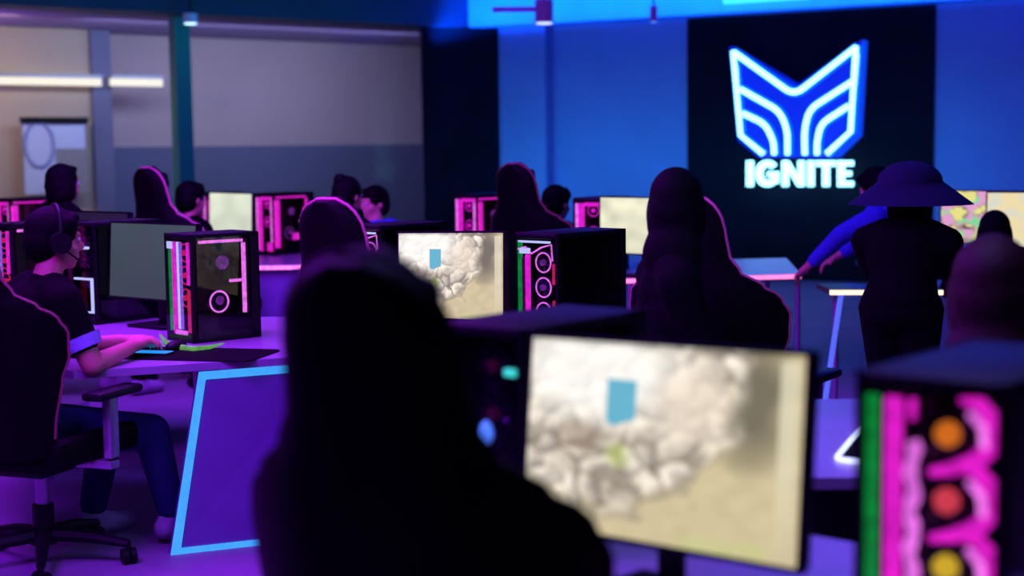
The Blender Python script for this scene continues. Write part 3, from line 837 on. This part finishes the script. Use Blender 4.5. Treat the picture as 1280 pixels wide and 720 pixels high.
person('reddish-haired person at right, head rising behind the foreground tower', Vector((at(1226, 300, 3.24).x, 3.17, 0)), R(-25), seat=.46, hair='long', hairm='redhair', lean=.05,
       joints=dict(nk=(0, .02, 1.05), hd=(0, .05, 1.215), elb=[(-.17, .06, .80), (.22, .1, .78)], wr=[(-.05, .26, .80), (.15, .3, .80)]))
person('far dark-haired person before the yellowish screens at right', Vector((at(1243, 290, 8.3).x, 8.3, 0)), R(-20), seat=.43, hair='bob', lean=.04, joints=dict(nk=(0, .02, .92), hd=(0, .05, 1.03), ch=(0, 0, .8)))
for px_, Y_, h_, what in ((62, 9.0, .585, 'the person before the pale notice panel'), (421, 9.2, .485, 'the dark-haired person beyond the plum chair'),
                          (472, 10.0, .405, 'the smaller person in blue'), (1226, 3.17, .445, 'the reddish-haired person at right'), (1243, 8.3, .415, 'the far person before the yellowish screens')):
    p_ = at(px_, 240, Y_); k_ = dup(st, Vector((p_.x, p_.y - .05, 0)), 0, 'round black stool under ' + what, 'round stools')
    k_.scale = (1, 1, h_ / .475)
st['group'] = 'round stools'
# leaning and standing people right of the sign
LP = at(1135, 300, 8.9)
person('blue-lit person leaning over the far desk with one arm stretched to the left', (LP.x, LP.y, 0), R(62), stand=True, shirt='bluecloth', trousers='navy', hair='short', head_pitch=-25, sleeve='long',  # long blue sleeves put the blue light on the arms into cloth colour
       joints=dict(pel=(0, -.12, .86), wa=(0, -.02, 1.0), ch=(0, .10, 1.13), nk=(0, .17, 1.16), hd=(0, .20, 1.27),
                   elb=[(-.24, .34, 1.0), (.24, .24, .98)], wr=[(-.16, .56, .80), (.14, .46, .84)]))
SP = at(1128, 300, 6.4)
person('dark standing person in a wide blue hat, in front of the black sign wall', (SP.x, SP.y, 0), R(-30), stand=True, lean=.12, shirt='fabric', trousers='fabric', hair='long', hat=True,
       joints=dict(pel=(0, -.02, .84), wa=(0, .02, .96), ch=(0, .05, 1.08), nk=(0, .08, 1.17), hd=(0, .12, 1.29), knees=[(-.07, .03, .47), (.07, .03, .47)], ank=[(-.08, -.01, .09), (.08, -.01, .09)], elb=[(-.17, .14, .98), (.17, .14, .98)], wr=[(-.06, .34, .98), (.06, .34, .98)]))

# ------------------------------------------------------------------ room
HB = 3.0; HC = 3.5
corner = atz(590, 39, HB); 
right_a = atz(1166, 6, HB); rdir = (right_a - corner); rdir.z = 0; rdir.normalize()
left_a = atz(190, 19.5, HB); ldir = (left_a - corner); ldir.z = 0; ldir.normalize()
rn = Vector((rdir.y, -rdir.x, 0));  rn = rn if rn.y < 0 else -rn     # towards the room
ln_ = Vector((ldir.y, -ldir.x, 0)); ln_ = ln_ if ln_.y < 0 else -ln_
print('corner', corner, 'rdir', rdir, 'ldir', ldir)
def on_line(px, o, d):
    """where the upright plane through o along d meets the column px (near eye height)"""
    r = ray(px, 184); x0, y0 = r.x / r.y, 1
    # o + d*t = s*(x0,1)
    det = d.x * (-1) - (-x0) * d.y
    t_ = ((-o.x) * (-1) - (-x0) * (-o.y)) / det
    return o + d * t_
M['wallblue'] = mat('blue_painted_wall', (120, 150, 205), .7, var=.04, scale=2)
M['wallblack'] = mat('black_sign_wall', (14, 16, 30), .75, var=.2, scale=3, spec=.1)
M['floor'] = mat('floor_vinyl', (140, 118, 150), .62, var=.12, scale=2.5, spec=.2)
M['ceil'] = mat('ceiling_paint', (95, 95, 125), .8, var=.1, scale=3)
M['beamdark'] = mat('dark_teal_beam', (30, 52, 78), .6, var=.15, scale=2)
M['beamlight'] = mat('painted_bulkhead', (120, 130, 170), .6, var=.1, scale=2)
M['back_up'] = mat('beige_back_wall', (196, 168, 172), .8, var=.05, scale=1)
M['back_low'] = mat('slate_lower_wall', (108, 108, 140), .8, var=.05, scale=1)
M['teal'] = mat('teal_metal_post', (30, 150, 125), .5, var=.1)
M['sidewall'] = mat('dark_painted_wall', (40, 40, 60), .8, var=.1, scale=2)

struct(MB().box((0, 7.5, -.05), (22, 32, .1)).build('floor', M['floor'], smooth=False))
def wall(name, a, b, z0, z1, n, m, th=.12, off_=0.):
    a = Vector((a.x, a.y, 0)) + n * off_; b = Vector((b.x, b.y, 0)) + n * off_
    k = MB().slab(a + Vector((0, 0, z0)), b + Vector((0, 0, z0)), b + Vector((0, 0, z1)), a + Vector((0, 0, z1)), -n * th)
    return struct(k.build(name, m, smooth=False))
# right wall: column, bright pier, blue wall, sign panel, blue wall
pR = {px: on_line(px, corner, rdir) for px in (538, 635, 692, 861, 1168)}
far_r = corner + rdir * 13.5
wall('wall_right', corner, far_r, 0, HC, rn, M['wallblue'])
a = corner; 
wall('trim_1', pR[861], pR[1168], 0, HB, rn, M['wallblack'], th=.04, off_=.05)
# black column near the corner and pale pier
ca = on_line(529, corner + ln_ * .25, ldir) - ln_ * .25
wall('wall_column', ca + ln_ * .25, pR[635] + rn * .25, 0, HB, (ln_ + rn).normalized(), M['wallblack'], th=.3)
wall('trim_2', pR[635], pR[692], 0, HB, rn, M['wallblue'], th=.18, off_=.20)
# ceiling and beams
k = MB(); k.box((0, 7.5, HC + .05), (22, 34, .1)); struct(k.build('ceiling', M['ceil'], smooth=False))
wall('trim_3', corner - rdir * .5, far_r, HB, HC, rn, M['beamlight'], th=.55, off_=.50)
wall('trim_4', corner - ldir * .4, corner + ldir * 9.5, HB, HC, ln_, M['beamdark'], th=.50, off_=.42)
# partition glass on the left
g0 = on_line(532, corner, ldir); g1 = on_line(231, corner, ldir); g2 = corner + ldir * 9.5
wall('window_1', g0, g1, .05, HB, ln_, G_WALL, th=.012)
wall('window_2', g1, g2, .05, HB, ln_, G_WALL, th=.012)
pst = on_line(230, corner, ldir)
wall('trim_5', pst - ldir * .09, pst + ldir * .09, 0, HC, ln_, M['teal'], th=.16, off_=.06)
M['mull'] = mat('mauve_mullion', (120, 90, 140), .5)
wall('trim_6', g0 - ldir * .05, g0 + ldir * .02, 0, HB, ln_, M['mull'], th=.08, off_=.03)
pq = on_line(126, corner, ldir)
wall('trim_7', corner, g2, 0, .06, ln_, M['teal'], th=.08, off_=.03)
# room behind the glass
D = 2.6
bo = corner - ln_ * D
wall('wall_back', bo - ldir * 3, bo + ldir * 14, 1.60, 3.0, ln_, M['back_up'])
wall('wall_back_lower', bo - ldir * 3, bo + ldir * 14, 0, 1.60, ln_, M['back_low'], off_=.02)
M['ceil2'] = mat('back_room_ceiling', (170, 140, 190), .8, var=.05)
k = MB(); a = corner - ldir * 3 - ln_ * .15; b = corner + ldir * 14 - ln_ * .15; c_ = bo + ldir * 14; d = bo - ldir * 3
k.slab(*[Vector((v.x, v.y, 3.01)) for v in (a, b, c_, d)], (0, 0, .05)); struct(k.build('ceiling_back_room', M['ceil2'], smooth=False))
# warm side section of the back room
M['beige'] = mat('beige_corridor_wall', (186, 168, 148), .8, var=.05, scale=1)
cw = on_line(118, bo + ln_ * .5, ldir)
wall('wall_corridor', cw, cw + ldir * 9, 0, 3.0, ln_, M['beige'], th=.4)
wall('trim_8', cw - ldir * .22, cw + ldir * .02, 0, 3.0, ln_, M['back_low'], th=.4, off_=.06)
co = bo + ln_ * .62
def lampbar(px0, px1, y, name, label):
    a = on_line(px0, co, ldir); b = on_line(px1, co, ldir)
    z = at(px0, y, a.y).z
    a.z = b.z = 0
    n = ln_
    t = thing(name, label, 'lamp', (a.x, a.y, z)); d = b - a
    MB().slab(Vector((0, 0, -.04)), d + Vector((0, 0, -.04)), d + Vector((0, 0, .05)), Vector((0, 0, .05)), n * .05).build('diffuser', E['strip'], t, smooth=False)
    MB().slab(Vector((0, 0, .05)), d + Vector((0, 0, .05)), d + Vector((0, 0, .09)), Vector((0, 0, .09)), n * .08).build('housing', M['silver'], t, smooth=False)
E['strip'] = emi('fluorescent_strip', (255, 240, 205), 1.5)
lampbar(-60, 128, 100, 'wall_lamp', 'long warm white strip lamp at the far left behind the glass')
lampbar(140, 204, 103, 'wall_lamp', 'shorter warm strip lamp left of the teal post')
# notice panel
a = on_line(27, co, ldir); b = on_line(108, co, ldir); zt = at(60, 148, a.y).z; zb_ = at(60, 243, a.y).z
t = thing('notice_board', 'pale bluish notice panel with a round emblem behind the glass at left', 'notice board', (a.x, a.y, zb_))
d = (b - a); d.z = 0; H_ = zt - zb_
M['npale'] = mat('pale_blue_poster', (205, 212, 245), .6, var=.05); M['ngrey'] = mat('grey_poster', (150, 145, 150), .7); M['nblue'] = mat('emblem_blue', (140, 150, 200), .6)
V = lambda u, v, o_=0: d * u + Vector((0, 0, H_ * v)) + ln_ * o_
MB().slab(V(0, 0), V(1, 0), V(1, 1), V(0, 1), ln_ * .02).build('board', M['ngrey'], t, smooth=False)
MB().slab(V(.02, 0, .021), V(.5, 0, .021), V(.5, .93, .021), V(.02, .93, .021), ln_ * .004).slab(V(.5, .6, .021), V(.97, .6, .021), V(.97, .93, .021), V(.5, .93, .021), ln_ * .004).build('poster', M['npale'], t, smooth=False)
MB().slab(V(-.02, .94, .021), V(1.02, .94, .021), V(1.02, 1.02, .021), V(-.02, 1.02, .021), ln_ * .03).build('top_rail', M['black'], t, smooth=False)
cc = V(.25, .66, .028); dn = d.normalized()
k = MB(); k.tube([cc + dn * .17 * math.cos(a_) + Vector((0, 0, .26 * math.sin(a_))) for a_ in [2 * PI * i / 24 for i in range(24)]], .02, closed=True); k.build('emblem', M['nblue'], t)

# outer walls that close the hall
struct(MB().box((-9.5, 4, 1.75), (.2, 26, 3.5)).build('wall_left', M['sidewall'], smooth=False))
struct(MB().box((10.2, 4, 1.75), (.2, 16, 3.5)).build('wall_east', M['sidewall'], smooth=False))
struct(MB().box((0, -6.2, 1.75), (20, .2, 3.5)).build('wall_rear', M['sidewall'], smooth=False))

# ------------------------------------------------------------------ the glowing sign
# local sign plane: u along rdir, v up; coordinates come in crop pixels of the sign (2.768 px per photo px)
SO = on_line(1000, corner, rdir) + rn * .06
def sp(cx, cy, depth=0.):
    px = 840 + cx / 2.768; py = cy / 2.768
    r = ray(px, py); o = Vector((0, 0, CAMZ)); P0 = SO + rn * .20
    tt = (P0 - o).dot(rn) / r.dot(rn)
    q = o + r * tt
    return q + rn * (depth)
sign = thing('neon_sign', 'glowing wing-shaped sign with the word IGNITE in blue-white light', 'sign', SO + Vector((0, 0, 0)))
org = sp(425, 540); sign.location = org
def S(cx, cy, dp=0.): return sp(cx, cy, dp) - org
E['signblue'] = emi('sign_blue_body', (0, 40, 235), .75, .1, 4)
E['signside'] = emi('sign_blue_side', (10, 70, 250), .95)
E['neon'] = emi('sign_white_neon', (150, 235, 255), 3.2)
E['halo'] = emi('sign_cyan_halo', (0, 110, 255), 1.6)
body = [(197, 160), (430, 296), (655, 138), (636, 470), (560, 545), (300, 545), (226, 486)]
k = MB()
f = [k.bm.verts.new(S(x, y, -.02)) for x, y in body]; bk = [k.bm.verts.new(S(x, y, -.02) - rn * .20) for x, y in body]
k.bm.faces.new(f); k.bm.faces.new(bk[::-1])
for i in range(len(body)): k.bm.faces.new((f[i], bk[i], bk[(i + 1) % 7], f[(i + 1) % 7]))
bmesh.ops.triangulate(k.bm, faces=k.bm.faces)
k.build('sign_body', E['signblue'], sign, smooth=False)
k = MB()
k.slab(S(655, 138, -.02), S(636, 470, -.02), S(636, 470, -.02) - rn * .20, S(655, 138, -.02) - rn * .20, rdir * .01)
k.slab(S(636, 470, -.02), S(560, 545, -.02), S(560, 545, -.02) - rn * .20, S(636, 470, -.02) - rn * .20, rdir * .01)
k.build('sign_edge', E['signside'], sign, smooth=False)
def curve(pts, n=6):
    out = []
    P = [Vector((x, y, 0)) for x, y in pts]
    out.append(P[0])
    for i in range(1, len(P) - 1):
        a, b, c_ = P[i - 1], P[i], P[i + 1]
        r_ = min(38, (a - b).length * .45, (c_ - b).length * .45)
        s0 = b + (a - b).normalized() * r_; s1 = b + (c_ - b).normalized() * r_
        for j in range(n + 1):
            f_ = j / n; out.append((s0.lerp(b, f_)).lerp(b.lerp(s1, f_), f_))
    out.append(P[-1]); return [(v.x, v.y) for v in out]
lines = [curve([(215, 180), (425, 330), (640, 163)]),
         [(215, 176), (241, 468), (318, 532)], [(640, 160), (621, 456), (538, 532)],
         curve([(238, 308), (375, 385), (402, 450), (402, 536)]), curve([(624, 284), (478, 378), (460, 450), (462, 536)]),
         curve([(246, 392), (325, 428), (354, 490), (356, 536)]), curve([(614, 366), (518, 428), (504, 490), (504, 536)])]
for L_ in lines:
    MB().tube([S(x, y, .012) for x, y in L_], .034, seg=8).build('neon_tube', E['neon'], sign)
    MB().tube([S(x, y, -.012) for x, y in L_], .050, seg=8).build('tube_halo', E['halo'], sign)  # wider glowing tube stands in for the halo of light around the neon
# letters
def letter(polys, name='letter'):
    for P, dp, e, in ((polys, .03, 'neon'),):
        k = MB()
        for q in P:
            f = [k.bm.verts.new(S(x, y, dp)) for x, y in q]; bk = [k.bm.verts.new(S(x, y, dp) - rn * .05) for x, y in q]
            k.bm.faces.new(f); k.bm.faces.new(bk[::-1])
            for i in range(len(q)): k.bm.faces.new((f[i], bk[i], bk[(i + 1) % len(q)], f[(i + 1) % len(q)]))
        bmesh.ops.triangulate(k.bm, faces=k.bm.faces)
        k.build(name, E[e], sign, smooth=False)
T, Bm = 556, 645
def rc(x0, y0, x1, y1): return [(x0, y0), (x1, y0), (x1, y1), (x0, y1)]
letter([rc(260, T, 281, Bm)])
g = []
cx, cy, ro, ri = 331, 600.5, 1, .5
outer = [(cx + 40 * math.cos(R(a)), cy - 46 * math.sin(R(a))) for a in range(40, 331, 15)]
inner = [(cx + 18 * math.cos(R(a)), cy - 24 * math.sin(R(a))) for a in range(330, 39, -15)]
quads = []
inn = inner[::-1]
for i in range(len(outer) - 1): quads.append([outer[i], outer[i + 1], inn[i + 1], inn[i]])
quads += [rc(332, 594, 369, 612), rc(350, 594, 369, 634)]
letter(quads)
letter([rc(383, T, 402, Bm), rc(438, T, 457, Bm), [(383, T), (403, T), (457, Bm), (437, Bm)]])
letter([rc(470, T, 491, Bm)])
letter([rc(500, T, 566, T + 19), rc(523, T, 544, Bm)])
letter([rc(575, T, 596, Bm), rc(575, T, 627, T + 18), rc(575, 592, 620, 609), rc(575, Bm - 18, 627, Bm)])

# ceiling fixtures near the far wall
def cyl_light(px, py, Y, r, h, e, label):
    p = at(px, py, Y)
    t = thing('ceiling_light', label, 'ceiling light', p)
    MB().cyl((0, 0, 0), r, h).build('lamp_body', M['white'], t)
    MB().cyl((0, 0, -h / 2 - .005), r * .85, .012).build('lens', E[e], t)
    return t
E['spot'] = emi('spot_lens', (190, 235, 255), 2.2)
p = atz(238, 22, HB)
q = on_line(238, corner + ln_ * .5, ldir)
cl = cyl_light(238, 23, q.y, .075, .10, 'spot', 'small bright round spotlight at the top of the teal post')
MB().cyl((0, 0, .2), .012, .45).build('stem', M['black'], cl)
cl = cyl_light(680, 14, 14.5, .09, .22, 'ice', 'pale cylindrical spotlight hanging above the bright pier')
MB().cyl((0, 0, .32), .012, .5).build('stem', M['black'], cl)
MB().box((-.25, 0, .02), (.5, .05, .05)).build('arm', M['white'], cl)
cl = cyl_light(817, 17, 14.8, .035, .15, 'blue', 'small blue-lit spotlight on the bulkhead left of the sign')
MB().cyl((0, 0, .28), .01, .45).build('stem', M['black'], cl)
E['cove'] = emi('cyan_cove_strip', (60, 190, 255), 1.6)
p0 = on_line(905, corner + rn * .52, rdir); p1 = on_line(1010, corner + rn * .52, rdir)
z = at(905, 5, p0.y).z
o = MB().slab(Vector((p0.x, p0.y, z)), Vector((p1.x, p1.y, z)), Vector((p1.x, p1.y, z + .07)), Vector((p0.x, p0.y, z + .07)), rn * .03).build('strip_light', E['cove'], smooth=False)
tag(o, 'bright cyan light strip on the bulkhead above the sign', 'strip light')

# ------------------------------------------------------------------ lights (unseen area lamps added to colour the rooms)
def area(name, loc, target, size, rgb, power, sy=None):
    l = bpy.data.lights.new(name, 'AREA'); l.energy = power; l.color = lin(rgb); l.size = size
    if sy: l.shape = 'RECTANGLE'; l.size_y = sy
    o = bpy.data.objects.new(name, l); COL.objects.link(o); o.location = loc
    o.rotation_euler = (Vector(target) - Vector(loc)).to_track_quat('-Z', 'Y').to_euler()
    return o
area('purple_overhead_fill', (-2.2, 6.2, 3.3), (-1.9, 6.4, 0), 2.2, (165, 40, 255), 270)  # unseen lamp that tints the left desks purple
area('purple_overhead_fill', (-1.9, 3.2, 3.3), (-1.6, 5.4, .0), 1.6, (150, 30, 255), 270)  # unseen lamp, added to brighten the slanted panel and the floor
area('magenta_panel_fill', (-1.6, 8.4, 3.3), (-1.7, 10.4, .5), 2.0, (130, 70, 255), 130)  # unseen lamp, added so the far left desk panel shows violet
area('violet_overhead_fill', (.6, 3.0, 3.3), (.6, 2.8, 0), 1.8, (140, 130, 255), 62)  # unseen lamp that lifts the foreground desk and tower top
area('blue_overhead_fill', (2.2, 8.0, 3.3), (2.0, 8.2, 0), 2.0, (10, 50, 255), 32)  # unseen blue lamp over the far right desks, no fixture built
wl = corner + rdir * 3.2 + rn * 2.4
a_ = area('blue_wall_wash', (wl.x, wl.y, .7), (wl.x - rn.x * 2.4, wl.y - rn.y * 2.4, 1.35), 6.5, (0, 180, 255), 27, .4); a_.data.spread = R(90)  # unseen lamp floating off the wall, added to wash it blue
wl = corner + rdir * 9.0 + rn * 2.4
a_ = area('blue_wall_wash', (wl.x, wl.y, .7), (wl.x - rn.x * 2.4, wl.y - rn.y * 2.4, 1.35), 4.0, (0, 125, 255), 10, .4); a_.data.spread = R(90)  # second added wall wash, likewise unseen
bl_ = corner + rdir * 3.8 + rn * 1.05
a_ = area('blue_beam_fill', (bl_.x, bl_.y, 2.72), (bl_.x - rn.x * .6, bl_.y - rn.y * .6, 3.42), 7.5, (0, 90, 255), 300, .1); a_.data.spread = R(75)  # unseen lamp, added to turn the pale bulkhead bright blue
bb = corner + ldir * 2.5 - ln_ * .6
area('back_room_light', (bb.x, bb.y, 2.9), (bb.x - ln_.x * 1.3, bb.y - ln_.y * 1.3, 1.4), 4.5, (198, 218, 255), 74, .3)
bb = corner + ldir * 8.0 - ln_ * .6
area('corridor_light', (bb.x, bb.y, 2.9), (bb.x - ln_.x * 1.3, bb.y - ln_.y * 1.3, 1.6), 5, (255, 232, 165), 100, .3)
bb = corner + ldir * 8.0 - ln_ * .5
area('back_ceiling_fill', (bb.x, bb.y, 1.9), (bb.x - ln_.x * .7, bb.y - ln_.y * .7, 3.0), 3.5, (150, 75, 255), 70, .3)  # unseen lamp aimed upward, added to make the back ceiling purple
bb = corner + ldir * 4.0 + ln_ * 1.6
area('teal_post_fill', (bb.x, bb.y, 2.9), (bb.x - ln_.x * 1.4, bb.y - ln_.y * 1.4, 2.8), 6.0, (0, 150, 190), 22, .3)  # unseen lamp, added to bring the dark post and beam out in teal

w = bpy.data.worlds.new('world'); SC.world = w; w.use_nodes = True
w.node_tree.nodes['Background'].inputs['Color'].default_value = (.02, .02, .10, 1)
w.node_tree.nodes['Background'].inputs['Strength'].default_value = .3
vs = SC.view_settings
vs.view_transform = 'Standard'; vs.look = 'None'; vs.gamma = 1; vs.use_curve_mapping = False; vs.exposure = 0
